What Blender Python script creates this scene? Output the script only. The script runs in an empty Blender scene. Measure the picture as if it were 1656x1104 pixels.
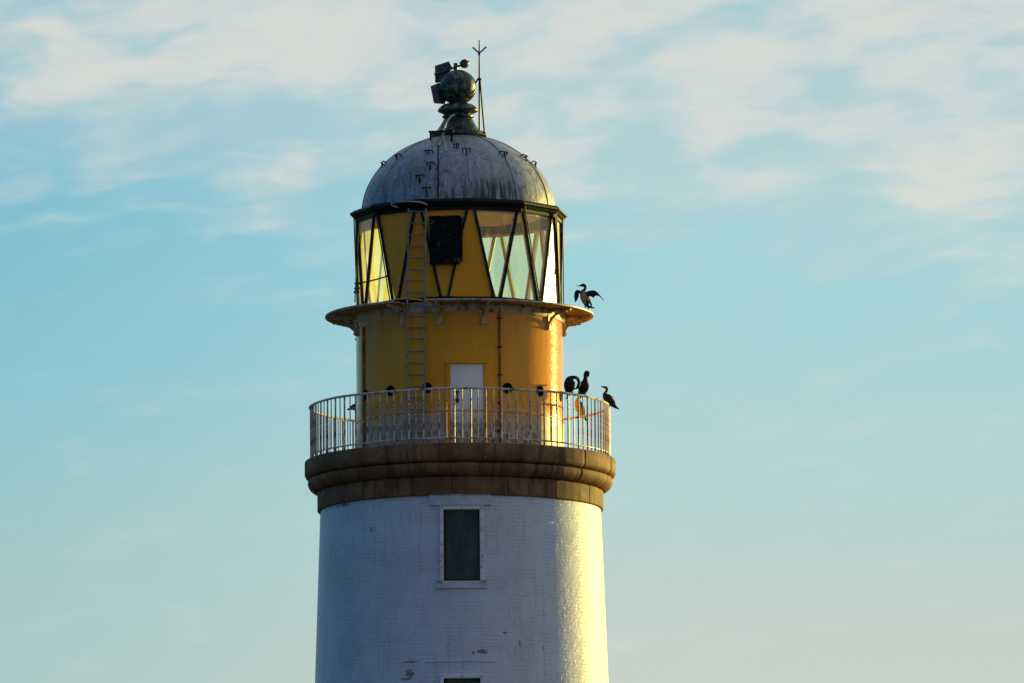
import bpy, bmesh, math, random
from mathutils import Vector, Matrix, Quaternion
R = math.radians
S = 0.016                      # metres per photo pixel (1656 px wide frame) at the tower axis
scene = bpy.context.scene
random.seed(7)

# ------------------------------------------------------------------ camera
CAM = Vector((0.0, -400.0, 2.0))
AIM = Vector(((828 - 743.1) * S, 0.0, 53.16))
cd = bpy.data.cameras.new('camera'); cam = bpy.data.objects.new('camera', cd)
scene.collection.objects.link(cam); scene.camera = cam
fwd = (AIM - CAM).normalized()
q = fwd.to_track_quat('-Z', 'Y') @ Quaternion((0, 0, 1), R(-0.40))
cam.location = CAM; cam.rotation_mode = 'QUATERNION'; cam.rotation_quaternion = q
cd.sensor_fit = 'HORIZONTAL'; cd.sensor_width = 36
DIST = (AIM - CAM).length
cd.angle = 2 * math.atan(828 * S / DIST)
cd.clip_start = 1.0; cd.clip_end = 60000

# ------------------------------------------------------------------ light
SUN_PHI, SUN_EL = 131.3, 3.2
sun_dir = Vector((math.sin(R(SUN_PHI)) * math.cos(R(SUN_EL)), -math.cos(R(SUN_PHI)) * math.cos(R(SUN_EL)), math.sin(R(SUN_EL))))
sl = bpy.data.lights.new('sun', 'SUN'); so = bpy.data.objects.new('sun', sl); scene.collection.objects.link(so)
sl.energy = 5.0; sl.angle = R(0.5); sl.color = (1.0, 0.79, 0.18)
so.rotation_mode = 'QUATERNION'; so.rotation_quaternion = sun_dir.to_track_quat('Z', 'Y'); so.location = (60, 60, 80)
vs = scene.view_settings
vs.view_transform = 'Standard'; vs.look = 'None'; vs.exposure = 0.48; vs.gamma = 1.0; vs.use_curve_mapping = False

# ------------------------------------------------------------------ node helpers
class G:
    def __init__(s, nt): s.t = nt; nt.nodes.clear()
    def n(s, ty, ins=None, **props):
        nd = s.t.nodes.new('ShaderNode' + ty)
        for k, v in props.items(): setattr(nd, k, v)
        for k, v in (ins or {}).items():
            if isinstance(v, bpy.types.NodeSocket): s.t.links.new(v, nd.inputs[k])
            else: nd.inputs[k].default_value = v
        return nd
    def m(s, op, a, b=0.0, c=None, clamp=False):
        ins = {0: a, 1: b}
        if c is not None: ins[2] = c
        return s.n('Math', ins, operation=op, use_clamp=clamp).outputs[0]
    def mix(s, f, a, b, blend='MIX'):
        A = a if isinstance(a, bpy.types.NodeSocket) else (*a, 1.0)
        B = b if isinstance(b, bpy.types.NodeSocket) else (*b, 1.0)
        return s.n('Mix', {0: f, 6: A, 7: B}, data_type='RGBA', blend_type=blend).outputs[2]
    def mr(s, v, a, b, c=0.0, d=1.0, smooth=True):
        return s.n('MapRange', {0: v, 1: a, 2: b, 3: c, 4: d}, interpolation_type='SMOOTHSTEP' if smooth else 'LINEAR').outputs[0]
    def noise(s, vec, scale, detail=4.0, rough=0.55, dist=0.0):
        return s.n('TexNoise', {'Vector': vec, 'Scale': scale, 'Detail': detail, 'Roughness': rough, 'Distortion': dist}).outputs[0]
    def xyz(s, x, y, z=0.0): return s.n('CombineXYZ', {0: x, 1: y, 2: z}).outputs[0]
    def obj(s): return s.n('TexCoord').outputs['Object']
    def cyl(s, rad):           # (phi*rad, z) on a surface of revolution
        p = s.n('SeparateXYZ', {0: s.obj()})
        phi = s.m('ARCTAN2', p.outputs[0], s.m('MULTIPLY', p.outputs[1], -1.0))
        return s.m('MULTIPLY', phi, rad), p.outputs[2], phi
    def bump(s, h, strength, dist, normal=None):
        ins = {'Height': h, 'Strength': strength, 'Distance': dist}
        if normal is not None: ins['Normal'] = normal
        return s.n('Bump', ins).outputs[0]
    def out(s, col, rough=0.5, metal=0.0, normal=None, spec=0.5, coat=0.0):
        ins = {'Base Color': col if isinstance(col, bpy.types.NodeSocket) else (*col, 1), 'Roughness': rough, 'Metallic': metal, 'Specular IOR Level': spec, 'Coat Weight': coat}
        if normal is not None: ins['Normal'] = normal
        b = s.n('BsdfPrincipled', ins)
        s.n('OutputMaterial', {0: b.outputs[0]})
        return b
def mat(name):
    m = bpy.data.materials.new(name); m.use_nodes = True
    return m, G(m.node_tree)

# ------------------------------------------------------------------ world
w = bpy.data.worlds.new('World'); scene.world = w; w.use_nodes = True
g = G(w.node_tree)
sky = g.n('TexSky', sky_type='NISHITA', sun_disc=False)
sky.sun_elevation = R(SUN_EL); sky.sun_rotation = math.atan2(sun_dir.x, sun_dir.y)
sky.air_density = 1.0; sky.dust_density = 0.6; sky.ozone_density = 2.0
d = g.n('SeparateXYZ', {0: g.n('TexCoord').outputs['Generated']})
el = g.m('MULTIPLY', g.m('ARCSINE', d.outputs[2]), 180 / math.pi)
az = g.m('MULTIPLY', g.m('ARCTAN2', d.outputs[0], d.outputs[1]), 180 / math.pi)
def ramp(stops):
    rp = g.n('ValToRGB', {0: g.m('DIVIDE', el, 40.0, clamp=True)}); cr = rp.color_ramp
    while len(cr.elements) < len(stops): cr.elements.new(0.5)
    for e, (p, c) in zip(cr.elements, stops): e.position = p / 40; e.color = (*c, 1)
    return rp.outputs[0]
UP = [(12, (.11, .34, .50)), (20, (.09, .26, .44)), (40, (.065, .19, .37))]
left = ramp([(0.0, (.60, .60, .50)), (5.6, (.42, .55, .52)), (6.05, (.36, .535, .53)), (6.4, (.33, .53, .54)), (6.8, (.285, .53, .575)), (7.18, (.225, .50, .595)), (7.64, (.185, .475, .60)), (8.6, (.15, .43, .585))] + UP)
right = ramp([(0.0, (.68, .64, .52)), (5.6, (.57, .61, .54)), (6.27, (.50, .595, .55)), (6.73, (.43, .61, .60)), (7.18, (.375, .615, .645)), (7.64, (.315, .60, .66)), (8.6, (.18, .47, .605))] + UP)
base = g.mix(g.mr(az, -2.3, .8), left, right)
# streaky altocumulus rolled along shallow slopes
su = az; sv = g.m('SUBTRACT', el, g.m('MULTIPLY', az, 0.10))
wv = g.xyz(g.m('MULTIPLY', su, 1.2), g.m('MULTIPLY', sv, 2.2), 3.0)
w1 = g.m('SUBTRACT', g.noise(wv, 1.0, 3), 0.5)
cv = g.xyz(g.m('ADD', g.m('MULTIPLY', su, 2.5), g.m('MULTIPLY', w1, 1.2)), g.m('ADD', g.m('MULTIPLY', sv, 7.4), g.m('MULTIPLY', w1, 2.2)), 1.7)
n1 = g.noise(cv, 1.0, 4, 0.42)
n2 = g.noise(g.xyz(g.m('MULTIPLY', su, .6), g.m('MULTIPLY', sv, 2.0), 9.2), 1.0, 2)
n3 = g.noise(g.xyz(g.m('MULTIPLY', su, 4.0), g.m('ADD', g.m('MULTIPLY', sv, 12.0), g.m('MULTIPLY', w1, 3.5)), 4.0), 1.0, 3, .5)
cov = g.m('ADD', g.m('MULTIPLY', g.m('SUBTRACT', n1, .5), 1.5), g.m('MULTIPLY', g.m('SUBTRACT', n2, .5), .7))
cov = g.m('ADD', cov, g.m('MULTIPLY', g.m('SUBTRACT', n3, .5), .60))
edge = g.m('ADD', el, g.m('MULTIPLY', az, .13))
cov = g.m('ADD', cov, g.mr(edge, 7.38, 8.25, -0.40, 0.26, False))
cov = g.m('SUBTRACT', cov, g.mr(el, 9.5, 18, 0, .35))
veil = g.mr(g.m('ADD', edge, g.m('MULTIPLY', w1, .35)), 7.48, 8.20, 0, .42)
cl = g.m('ADD', veil, g.m('MULTIPLY', g.mr(cov, -0.36, 0.56), g.m('SUBTRACT', .86, veil)))
wisp = g.noise(g.xyz(g.m('MULTIPLY', su, 1.4), g.m('MULTIPLY', sv, 4.5), 21.0), 1.0, 4, .5)
cl = g.m('MAXIMUM', cl, g.mr(wisp, .56, .78, 0, .30))
ccol = g.mix(g.mr(cov, -.15, .4), (.57, .64, .63), (.70, .685, .63))
base = g.mix(cl, base, ccol)
# away from the low sun the sky is darker and bluer
sd = g.m('ADD', g.m('MULTIPLY', d.outputs[0], sun_dir.x), g.m('MULTIPLY', d.outputs[1], sun_dir.y))
anti = g.mix(g.mr(d.outputs[0], -.95, .15), (.085, .365, .68), (.49, .415, .535))
base = g.mix(1.0, base, g.mix(g.mr(sd, -.25, .45), anti, (1, 1, 1)), 'MULTIPLY')
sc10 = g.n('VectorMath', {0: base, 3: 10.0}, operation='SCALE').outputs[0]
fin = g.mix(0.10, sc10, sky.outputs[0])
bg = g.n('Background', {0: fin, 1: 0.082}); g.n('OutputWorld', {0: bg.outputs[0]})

# ------------------------------------------------------------------ pixel rays (layout measured on the photo, turned into real positions)
qm = q.to_matrix()
def ray(px, py):
    v = Vector(((px - 828) * S, -(py - 552) * S, -DIST))
    return (qm @ v).normalized()
def at(px, py, y=0.0):
    r_ = ray(px, py); t = (y - CAM.y) / r_.y
    return CAM + r_ * t
def Z(py): return at(743.1 + (py - 552) * .007, py).z
def on_cyl(px, py, rad):
    r_ = ray(px, py); a = r_.x ** 2 + r_.y ** 2; b = CAM.x * r_.x + CAM.y * r_.y; c = CAM.x ** 2 + CAM.y ** 2 - rad ** 2
    disc = b * b - a * c
    t = (-b - math.sqrt(max(disc, 0))) / a
    return CAM + r_ * t
def phi_of(p): return math.degrees(math.atan2(p.x, -p.y))
def pol(r_, phi, z): return Vector((r_ * math.sin(R(phi)), -r_ * math.cos(R(phi)), z))

# ------------------------------------------------------------------ mesh builder
class MB:
    def __init__(s): s.v = []; s.f = []; s.mi = []; s.cur = 0
    def add(s, vs, fs):
        o = len(s.v); s.v += [tuple(v) for v in vs]
        for f in fs: s.f.append(tuple(i + o for i in f)); s.mi.append(s.cur)
        return s
    def hexa(s, p):            # 8 corners: bottom 0-3, top 4-7
        return s.add(p, [(0, 3, 2, 1), (4, 5, 6, 7), (0, 1, 5, 4), (1, 2, 6, 5), (2, 3, 7, 6), (3, 0, 4, 7)])
    def bar(s, a, b, w, dpt, up):   # box bar from a to b; width w across, depth dpt along 'up'
        t = (b - a).normalized(); n = (up - t * up.dot(t)).normalized(); x = t.cross(n)
        c = []
        for e in (a, b): c += [e - x * w / 2 - n * dpt / 2, e + x * w / 2 - n * dpt / 2, e + x * w / 2 + n * dpt / 2, e - x * w / 2 + n * dpt / 2]
        return s.hexa(c)
    def tube(s, pts, r, n=8, closed=False, caps=True):
        pts = [Vector(p) for p in pts]; k = len(pts); vs = []; fs = []
        rr = r if isinstance(r, (list, tuple)) else [r] * k
        pn = None
        for i, p in enumerate(pts):
            if closed: t = pts[(i + 1) % k] - pts[i - 1]
            else: t = pts[min(i + 1, k - 1)] - pts[max(i - 1, 0)]
            t.normalize()
            if pn is None:
                h = Vector((0, 0, 1)) if abs(t.z) < .9 else Vector((1, 0, 0)); pn = h - t * h.dot(t)
            pn = (pn - t * pn.dot(t)).normalized(); bn = t.cross(pn)
            for j in range(n):
                a = 2 * math.pi * j / n; vs.append(p + (pn * math.cos(a) + bn * math.sin(a)) * rr[i])
        for i in range(k if closed else k - 1):
            for j in range(n):
                a, b = i * n, ((i + 1) % k) * n; j2 = (j + 1) % n
                fs.append((a + j, a + j2, b + j2, b + j))
        if not closed and caps: fs += [tuple(range(n))[::-1], tuple(range((k - 1) * n, k * n))]
        return s.add(vs, fs)
    def lathe(s, prof, phis, closed_phi=True, dr=None, closed_prof=False, skip=None, mats=None):
        # prof [(r,z)], phis degrees; dr(phi)-> radius change
        n = len(prof); k = len(phis); vs = []
        for ph in phis:
            e = dr(ph) if dr else 0
            for (r_, z) in prof: vs.append(pol(max(r_ - (e if r_ > .01 else 0), 0.0005), ph, z))
        o = len(s.v); s.v += [tuple(v) for v in vs]
        for i in range(k if closed_phi else k - 1):
            i2 = (i + 1) % k
            for j in range(n if closed_prof else n - 1):
                j2 = (j + 1) % n
                if skip and skip(phis[i], phis[i2], prof[j][1], prof[j2][1]): continue
                s.f.append((o + i * n + j, o + i2 * n + j, o + i2 * n + j2, o + i * n + j2)); s.mi.append(mats[j] if mats else s.cur)
        return s
    def build(s, name, mats, parent=None, org=None, smooth=35, bevel=0):
        me = bpy.data.meshes.new(name)
        o = org or Vector()
        me.from_pydata([tuple(Vector(v) - o) for v in s.v], [], s.f)
        mats = mats if isinstance(mats, (list, tuple)) else [mats]
        for m in mats: me.materials.append(m)
        me.polygons.foreach_set('material_index', s.mi)
        bm = bmesh.new(); bm.from_mesh(me)
        bmesh.ops.remove_doubles(bm, verts=bm.verts, dist=1e-5)
        bmesh.ops.recalc_face_normals(bm, faces=bm.faces)
        if bevel:
            ed = [e for e in bm.edges if len(e.link_faces) == 2 and e.calc_face_angle(0) > R(40)]
            bmesh.ops.bevel(bm, geom=ed, offset=bevel, segments=2, affect='EDGES', clamp_overlap=True)
        bm.to_mesh(me); bm.free()
        if smooth:
            me.polygons.foreach_set('use_smooth', [True] * len(me.polygons))
            me.set_sharp_from_angle(angle=R(smooth))
        ob = bpy.data.objects.new(name, me); scene.collection.objects.link(ob)
        if parent: ob.parent = parent
        return ob
def thing(name, label, cat, loc=(0, 0, 0), group=None):
    o = bpy.data.objects.new(name, None); scene.collection.objects.link(o); o.location = loc; o.empty_display_size = .3
    o['label'] = label; o['category'] = cat
    if group: o['group'] = group
    return o
def dup(o, parent, rotz=None):
    c = o.copy(); scene.collection.objects.link(c); c.parent = parent
    if rotz is not None: c.rotation_euler.z = R(rotz)
    return c
def frange(a, b, st):
    k = int(round((b - a) / st)); return [a + (b - a) * i / k for i in range(k)]

# ------------------------------------------------------------------ materials
def m_tower():
    m, g = mat('white_painted_brick')
    u, v, phi = g.cyl(3.66)
    vec0 = g.xyz(u, v)
    wob = g.m('SUBTRACT', g.noise(vec0, 1.3, 3), .5)
    wob2 = g.m('SUBTRACT', g.noise(vec0, 9.0, 2), .5)
    vec = g.xyz(g.m('ADD', u, g.m('MULTIPLY', wob2, .10)), g.m('ADD', v, g.m('ADD', g.m('MULTIPLY', wob, .07), g.m('MULTIPLY', wob2, .04))))
    br = g.n('TexBrick', {'Vector': vec, 'Color1': (0, 0, 0, 1), 'Color2': (1, 1, 1, 1), 'Mortar': (.5, .5, .5, 1), 'Scale': 1.0, 'Mortar Size': .012, 'Mortar Smooth': .9, 'Brick Width': .34, 'Row Height': .096}, offset=.5)
    mort = br.outputs['Fac']; tint = g.n('SeparateColor', {0: br.outputs['Color']}).outputs[0]
    fine = g.noise(vec0, 22, 4, .6); lump = g.noise(vec0, 6.0, 3, .6); big = g.noise(vec0, .8, 4, .6)
    wear = g.mr(g.noise(vec0, 2.6, 5, .65), .44, .60)          # where paint has filled the joints
    h = g.m('MULTIPLY', g.m('SUBTRACT', 1.0, mort), g.m('ADD', .06, g.m('MULTIPLY', wear, .50)))
    h = g.m('ADD', h, g.m('MULTIPLY', tint, .42)); h = g.m('ADD', h, g.m('MULTIPLY', lump, 1.15)); h = g.m('ADD', h, g.m('MULTIPLY', fine, .22))
    nrm = g.bump(h, .40, .015)
    col = g.mix(g.mr(big, .35, .7), (.68, .735, .82), (.60, .635, .70))
    streak = g.noise(g.xyz(g.m('MULTIPLY', u, 7.0), g.m('MULTIPLY', v, .55)), 1.0, 4, .6)
    col = g.mix(g.mr(streak, .52, .78, 0, .6), col, (.50, .43, .40))
    col = g.mix(g.m('MULTIPLY', mort, g.m('MULTIPLY', g.mr(g.noise(vec0, 2.3, 3), .38, .64), .50)), col, (.26, .27, .31))
    col = g.mix(g.m('MULTIPLY', g.mr(g.noise(vec0, 14, 5, .7), .70, .76), .6), col, (.35, .27, .2))
    crk = g.noise(g.xyz(g.m('MULTIPLY', u, 6.0), g.m('MULTIPLY', v, 1.1), 5.0), 1.0, 5, .65)
    col = g.mix(g.m('MULTIPLY', g.mr(g.m('ABSOLUTE', g.m('SUBTRACT', crk, .5)), .012, .002), g.mr(g.noise(vec0, .9, 2), .52, .62, 0, .5)), col, (.28, .2, .16))
    # bare flaked patches seen on the photo: (u, z, half width, half height)
    for px, py, a, b in ((665, 1089, 8, 7), (660, 1098, 10, 2.5), (779, 1053.5, 9, 4), (765, 1055, 3, 3), (815, 1023, 3.2, 3), (556, 815.5, 13, 3.5), (545, 818, 5, 2.5), (757, 866, 1, 1), (875, 1048, 1.6, 4), (838, 1041, 1.3, 8), (668, 1070, 12, 1.6), (600, 855, 2, 4)):
        p = on_cyl(px, py, 3.66); ph = R(phi_of(p))
        du = g.m('DIVIDE', g.m('SUBTRACT', u, ph * 3.66), a * S); dv = g.m('DIVIDE', g.m('SUBTRACT', v, p.z), b * S)
        rr = g.m('ADD', g.m('ADD', g.m('MULTIPLY', du, du), g.m('MULTIPLY', dv, dv)), g.m('MULTIPLY', g.m('SUBTRACT', g.noise(vec0, 16, 3, .6), .5), 4.5))
        k = g.mr(rr, 1.0, .55)
        col = g.mix(g.m('MULTIPLY', k, .9), col, g.mix(g.noise(vec0, 40, 2), (.16, .085, .045), (.34, .22, .13)))
    rgh = g.m('ADD', .36, g.m('MULTIPLY', fine, .2))
    g.out(col, rgh, 0, nrm, .27)
    return m
def m_yellow(streaks=True, zdeck=None):
    m, g = mat('ochre_paint_weathered' if zdeck else 'ochre_paint')
    u, v, phi = g.cyl(2.67); vec = g.xyz(u, v)
    lump = g.noise(vec, 5.5, 4, .6); fine = g.noise(vec, 26, 4, .6); big = g.noise(vec, .9, 3)
    nrm = g.bump(g.m('ADD', lump, g.m('MULTIPLY', fine, .25)), .30, .022)
    col = g.mix(g.mr(big, .3, .7), (.97, .395, .003), (.90, .35, .005))
    st = g.noise(g.xyz(g.m('MULTIPLY', u, 7.0), g.m('MULTIPLY', v, .5)), 1.0, 5, .65)
    col = g.mix(g.mr(st, .52, .76, 0, .42), col, (.42, .26, .14))
    col = g.mix(g.mr(g.noise(g.xyz(g.m('MULTIPLY', u, 14.0), g.m('MULTIPLY', v, .9), 3.0), 1.0, 4), .64, .74, 0, .5), col, (.55, .5, .45))
    col = g.mix(g.mr(g.noise(vec, 9, 5, .7), .69, .73, 0, .75), col, (.10, .055, .03))
    if zdeck:
        run = g.noise(g.xyz(g.m('MULTIPLY', u, 5.0), g.m('MULTIPLY', v, .35), 8.0), 1.0, 5, .65)
        col = g.mix(g.m('MULTIPLY', g.mr(run, .50, .66), g.mr(v, zdeck + 2.2, zdeck + 3.7, 0, .42)), col, (.30, .13, .03))
    rgh = g.m('ADD', .06, g.m('MULTIPLY', fine, .14))
    if zdeck:
        hgt = g.m('SUBTRACT', v, zdeck)
        hh = g.m('ADD', hgt, g.m('MULTIPLY', g.m('SUBTRACT', g.noise(g.xyz(g.m('MULTIPLY', u, 2.2), g.m('MULTIPLY', v, .9)), 1.0, 5, .65), .5), 1.9))
        k = g.mr(hh, 1.40, .50)
        spray = g.noise(g.xyz(g.m('ADD', g.m('MULTIPLY', u, 9.0), g.m('MULTIPLY', v, 2.5)), g.m('MULTIPLY', v, 3.0)), 1.0, 5, .7)
        wht = g.mix(g.mr(spray, .4, .65), (.66, .58, .52), (.42, .30, .20))
        col = g.mix(g.m('MULTIPLY', k, .94), col, wht)
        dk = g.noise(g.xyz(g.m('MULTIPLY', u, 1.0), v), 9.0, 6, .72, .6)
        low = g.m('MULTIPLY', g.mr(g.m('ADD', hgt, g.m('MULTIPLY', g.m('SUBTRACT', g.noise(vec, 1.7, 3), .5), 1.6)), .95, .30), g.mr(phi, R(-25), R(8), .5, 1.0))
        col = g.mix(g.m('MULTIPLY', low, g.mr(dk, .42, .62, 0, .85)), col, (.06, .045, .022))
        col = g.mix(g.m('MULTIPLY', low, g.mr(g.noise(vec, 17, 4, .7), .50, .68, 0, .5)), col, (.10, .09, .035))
        rgh = g.m('ADD', rgh, g.m('MULTIPLY', k, .3))
    g.out(col, rgh, 0, nrm, .22)
    return m
def m_stone(off):
    m, g = mat('brown_sandstone')
    u, v, phi = g.cyl(3.85); vec = g.xyz(u, v)
    deg = g.m('MULTIPLY', phi, 180 / math.pi)
    blk = g.m('FLOOR', g.m('DIVIDE', g.m('SUBTRACT', deg, off), 22.5))
    rn = g.n('TexWhiteNoise', {'W': g.m('ADD', blk, off)}, noise_dimensions='1D').outputs[0]
    f = g.noise(g.obj(), 34, 5, .7); b = g.noise(vec, 1.5, 5, .62)
    col = g.mix(rn, (.25, .115, .048), (.34, .17, .08))
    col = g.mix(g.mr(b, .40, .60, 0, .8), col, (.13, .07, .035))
    col = g.mix(g.mr(f, .5, .75, 0, .5), col, (.33, .19, .09))
    col = g.mix(g.mr(f, .46, .30, 0, .6), col, (.12, .075, .05))
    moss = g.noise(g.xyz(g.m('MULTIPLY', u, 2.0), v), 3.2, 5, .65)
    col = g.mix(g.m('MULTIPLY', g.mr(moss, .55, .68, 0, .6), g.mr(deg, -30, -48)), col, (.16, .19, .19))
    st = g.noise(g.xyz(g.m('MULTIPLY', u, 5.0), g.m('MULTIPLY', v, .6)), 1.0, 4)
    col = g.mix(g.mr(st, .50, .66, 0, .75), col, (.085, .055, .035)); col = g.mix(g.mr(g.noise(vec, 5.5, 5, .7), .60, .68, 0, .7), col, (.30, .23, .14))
    nrm = g.bump(g.m('ADD', g.m('MULTIPLY', f, .6), b), .55, .02)
    g.out(col, .7, 0, nrm, .12)
    return m
def m_lead():
    m, g = mat('weathered_lead')
    u, v, phi = g.cyl(2.2)
    p = g.obj(); deg = g.m('MULTIPLY', phi, 180 / math.pi)
    s1 = g.noise(g.xyz(g.m('MULTIPLY', u, 9.0), g.m('MULTIPLY', v, 1.0)), 1.0, 5, .65, .4)
    s2 = g.noise(g.xyz(g.m('MULTIPLY', u, 24.0), g.m('MULTIPLY', v, 2.2), 4.0), 1.0, 4, .6, 1.6)
    bl = g.noise(p, 2.6, 6, .68, .5); fn = g.noise(p, 14, 5, .65)
    hgt = g.m('SUBTRACT', v, Z(345))
    col = g.mix(g.mr(bl, .35, .65), (.25, .31, .37), (.41, .44, .46))
    dark = g.m('MULTIPLY', g.mr(g.m('ADD', s1, g.m('MULTIPLY', g.m('SUBTRACT', bl, .5), .6)), .47, .60), g.mr(hgt, 1.5, .25, .12, 1.0))
    col = g.mix(g.m('MULTIPLY', dark, .85), col, (.06, .066, .07))
    col = g.mix(g.mr(s2, .53, .66, 0, .65), col, (.60, .61, .61))
    col = g.mix(g.mr(fn, .58, .72, 0, .6), col, (.09, .085, .08))
    col = g.mix(g.mr(g.noise(p, 4.5, 6, .7, .8), .51, .62, 0, .75), col, (.11, .11, .11)); col = g.mix(g.mr(g.noise(p, 3.1, 5, .7, .6), .50, .62, 0, .6), col, (.34, .27, .19))
    alg = g.m('MULTIPLY', g.mr(hgt, 1.45, 2.0), g.mr(g.noise(p, 2.4, 4), .42, .58))
    col = g.mix(g.m('MULTIPLY', alg, .6), col, (.22, .21, .08))
    pk = g.m('MULTIPLY', g.m('MULTIPLY', g.mr(deg, 4, 16), g.mr(deg, 46, 32)), g.mr(hgt, .75, .30))
    col = g.mix(g.m('MULTIPLY', pk, g.mr(s1, .40, .54)), col, (.045, .052, .06))
    nrm = g.bump(g.m('ADD', g.m('MULTIPLY', bl, 1.2), g.m('ADD', g.m('MULTIPLY', s1, .4), g.m('MULTIPLY', fn, .15))), .5, .03)
    g.out(col, g.mr(s2, .4, .7, .42, .65), 0.15, nrm, .5)
    return m
def m_simple(name, c1, c2, scale=6, rough=.5, rust=None, rust_amt=.62, metal=0, bump=.3, dist=.006, thr=(.4, .62), spec=.5):
    m, g = mat(name)
    p = g.obj(); n = g.noise(p, scale, 5, .62); f = g.noise(p, scale * 5, 4, .6)
    col = g.mix(g.mr(n, *thr), c1, c2)
    if rust: col = g.mix(g.mr(g.m('ADD', n, g.m('MULTIPLY', g.m('SUBTRACT', f, .5), .6)), rust_amt, rust_amt + .06), col, rust)
    g.out(col, g.mr(f, .3, .7, rough - .07, rough + .1), metal, g.bump(g.m('ADD', n, g.m('MULTIPLY', f, .4)), bump, dist), spec)
    return m
def m_glass(extra=0.0):
    m, g = mat('salt_hazed_glass' if not extra else 'salt_frosted_glass')
    p = g.obj(); n = g.noise(p, 1.1, 4, .6); f = g.noise(p, 22, 4, .7)
    st = g.noise(g.n('VectorMath', {0: p, 1: (6.0, 6.0, .5)}, operation='MULTIPLY').outputs[0], 1.0, 4, .6)
    haze = g.m('ADD', g.m('ADD', .14 + extra * 1.3, g.mr(n, .3, .7, 0, .10)), g.m('ADD', g.mr(st, .45, .75, 0, .14), g.mr(f, .70, .76, 0, .25)))
    tr = g.n('BsdfTransparent', {0: (.80, .97, .87, 1)})
    ha = g.n('AddShader', {0: g.n('BsdfTranslucent', {0: (.80, .70, .36, 1)}).outputs[0], 1: g.n('BsdfDiffuse', {0: (.25, .23, .13, 1)}).outputs[0]})
    a = g.n('MixShader', {0: haze, 1: tr.outputs[0], 2: ha.outputs[0]})
    gl = g.n('BsdfGlossy', {0: (1, 1, 1, 1), 1: g.m('ADD', .18, g.m('MULTIPLY', f, .12))})
    lw = g.n('LayerWeight', {0: .5}).outputs['Facing']; fr = g.m('ADD', .05, g.m('MULTIPLY', g.m('POWER', lw, 4.0), .9))
    b = g.n('MixShader', {0: fr, 1: a.outputs[0], 2: gl.outputs[0]})
    g.n('OutputMaterial', {0: b.outputs[0]})
    return m
def m_pane():
    m, g = mat('dark_window_glass')
    p = g.obj(); s = g.n('SeparateXYZ', {0: p})
    st = g.noise(g.xyz(g.m('MULTIPLY', s.outputs[0], 9.0), g.m('MULTIPLY', s.outputs[2], .5)), 1.0, 4, .6); n = g.noise(p, 2.0, 4)
    col = g.mix(g.mr(st, .35, .7), (.012, .040, .046), (.020, .055, .060))
    col = g.mix(g.mr(n, .45, .7, 0, .7), col, (.040, .070, .062))
    g.out(col, .20, 0, g.bump(g.noise(p, 1.3, 2), .55, .12), .40)
    return m
ZDECK = Z(744.5)
M = {}
M['tower'] = m_tower(); M['ochre'] = m_yellow(); M['drum'] = m_yellow(zdeck=ZDECK); M['lead'] = m_lead()
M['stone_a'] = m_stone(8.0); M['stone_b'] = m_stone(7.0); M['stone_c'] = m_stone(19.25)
M['iron'] = m_simple('black_iron_paint', (.010, .011, .013), (.018, .017, .016), 5, .45, (.07, .035, .018), .66, spec=.10)
M['cream'] = m_simple('cream_iron_paint', (.66, .55, .40), (.52, .42, .28), 4, .45, (.16, .075, .03), .58)
M['soffit'] = m_simple('rusting_soffit', (.58, .38, .17), (.36, .20, .08), 9, .6, (.10, .05, .025), .54, bump=.8, dist=.015)
M['rail'] = m_simple('flaking_grey_rail_paint', (.76, .66, .54), (.54, .44, .34), 3.5, .45, (.22, .085, .025), .55)
M['galv'] = m_simple('galvanised_steel', (.28, .29, .30), (.17, .18, .19), 6, .45, (.12, .07, .04), .66, .4)
M['edge'] = m_simple('pale_plate_edge', (.50, .43, .35), (.34, .28, .22), 5, .5, (.10, .06, .04), .60)
M['verd'] = m_simple('blackened_copper', (.022, .019, .012), (.075, .14, .115), 6.5, .40, (.26, .20, .10), .60, .1, .6, .02, (.47, .57))
M['vane'] = m_simple('vane_copper', (.035, .05, .05), (.10, .14, .14), 6, .4, (.06, .05, .03), .64, .3)
M['pipe'] = m_simple('brown_ochre_pipe_paint', (.34, .16, .025), (.24, .11, .03), 5, .4, (.12, .05, .02), .6)
M['door'] = m_simple('white_door_paint', (.84, .83, .80), (.74, .72, .68), 2.2, .4, (.30, .24, .17), .70)
def m_door():
    m, g = mat('white_door_paint_grimed'); u, v, phi = g.cyl(2.67); vec = g.xyz(u, v); hgt = g.m('SUBTRACT', v, ZDECK)
    n = g.noise(vec, 7, 5, .7); st = g.noise(g.xyz(g.m('MULTIPLY', u, 9.0), g.m('MULTIPLY', v, 1.2)), 1.0, 5, .65)
    col = g.mix(g.mr(g.noise(vec, 2, 4), .4, .7), (.93, .93, .90), (.86, .84, .80))
    col = g.mix(g.mr(st, .58, .74, 0, .4), col, (.55, .45, .34))
    k = g.mr(g.m('ADD', hgt, g.m('MULTIPLY', g.m('SUBTRACT', st, .5), 1.8)), 1.25, .35)
    col = g.mix(g.m('MULTIPLY', k, g.mr(n, .35, .6, .35, .95)), col, (.26, .17, .09))
    g.out(col, .45, 0, g.bump(n, .2, .01), .4); return m
M['door'] = m_door()
M['trim'] = m_simple('white_trim_paint', (.80, .82, .85), (.70, .70, .70), 3, .42, (.24, .15, .09), .67)
M['rust'] = m_simple('rusted_steel', (.13, .06, .028), (.07, .035, .02), 12, .7)
M['hole'] = m_simple('vent_recess_shade', (.003, .003, .003), (.006, .005, .004), 8, .9, spec=0)  # near-black colour stands in for the shade of an uncut recess
M['cable'] = m_simple('cream_cable', (.62, .55, .42), (.5, .43, .32), 5, .5)
M['ceil'] = m_simple('bounce_gold_ceiling', (.90, .56, .15), (.82, .46, .10), 2, .55)  # cream ceiling coloured deep gold to carry the bounced sunlight
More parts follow.
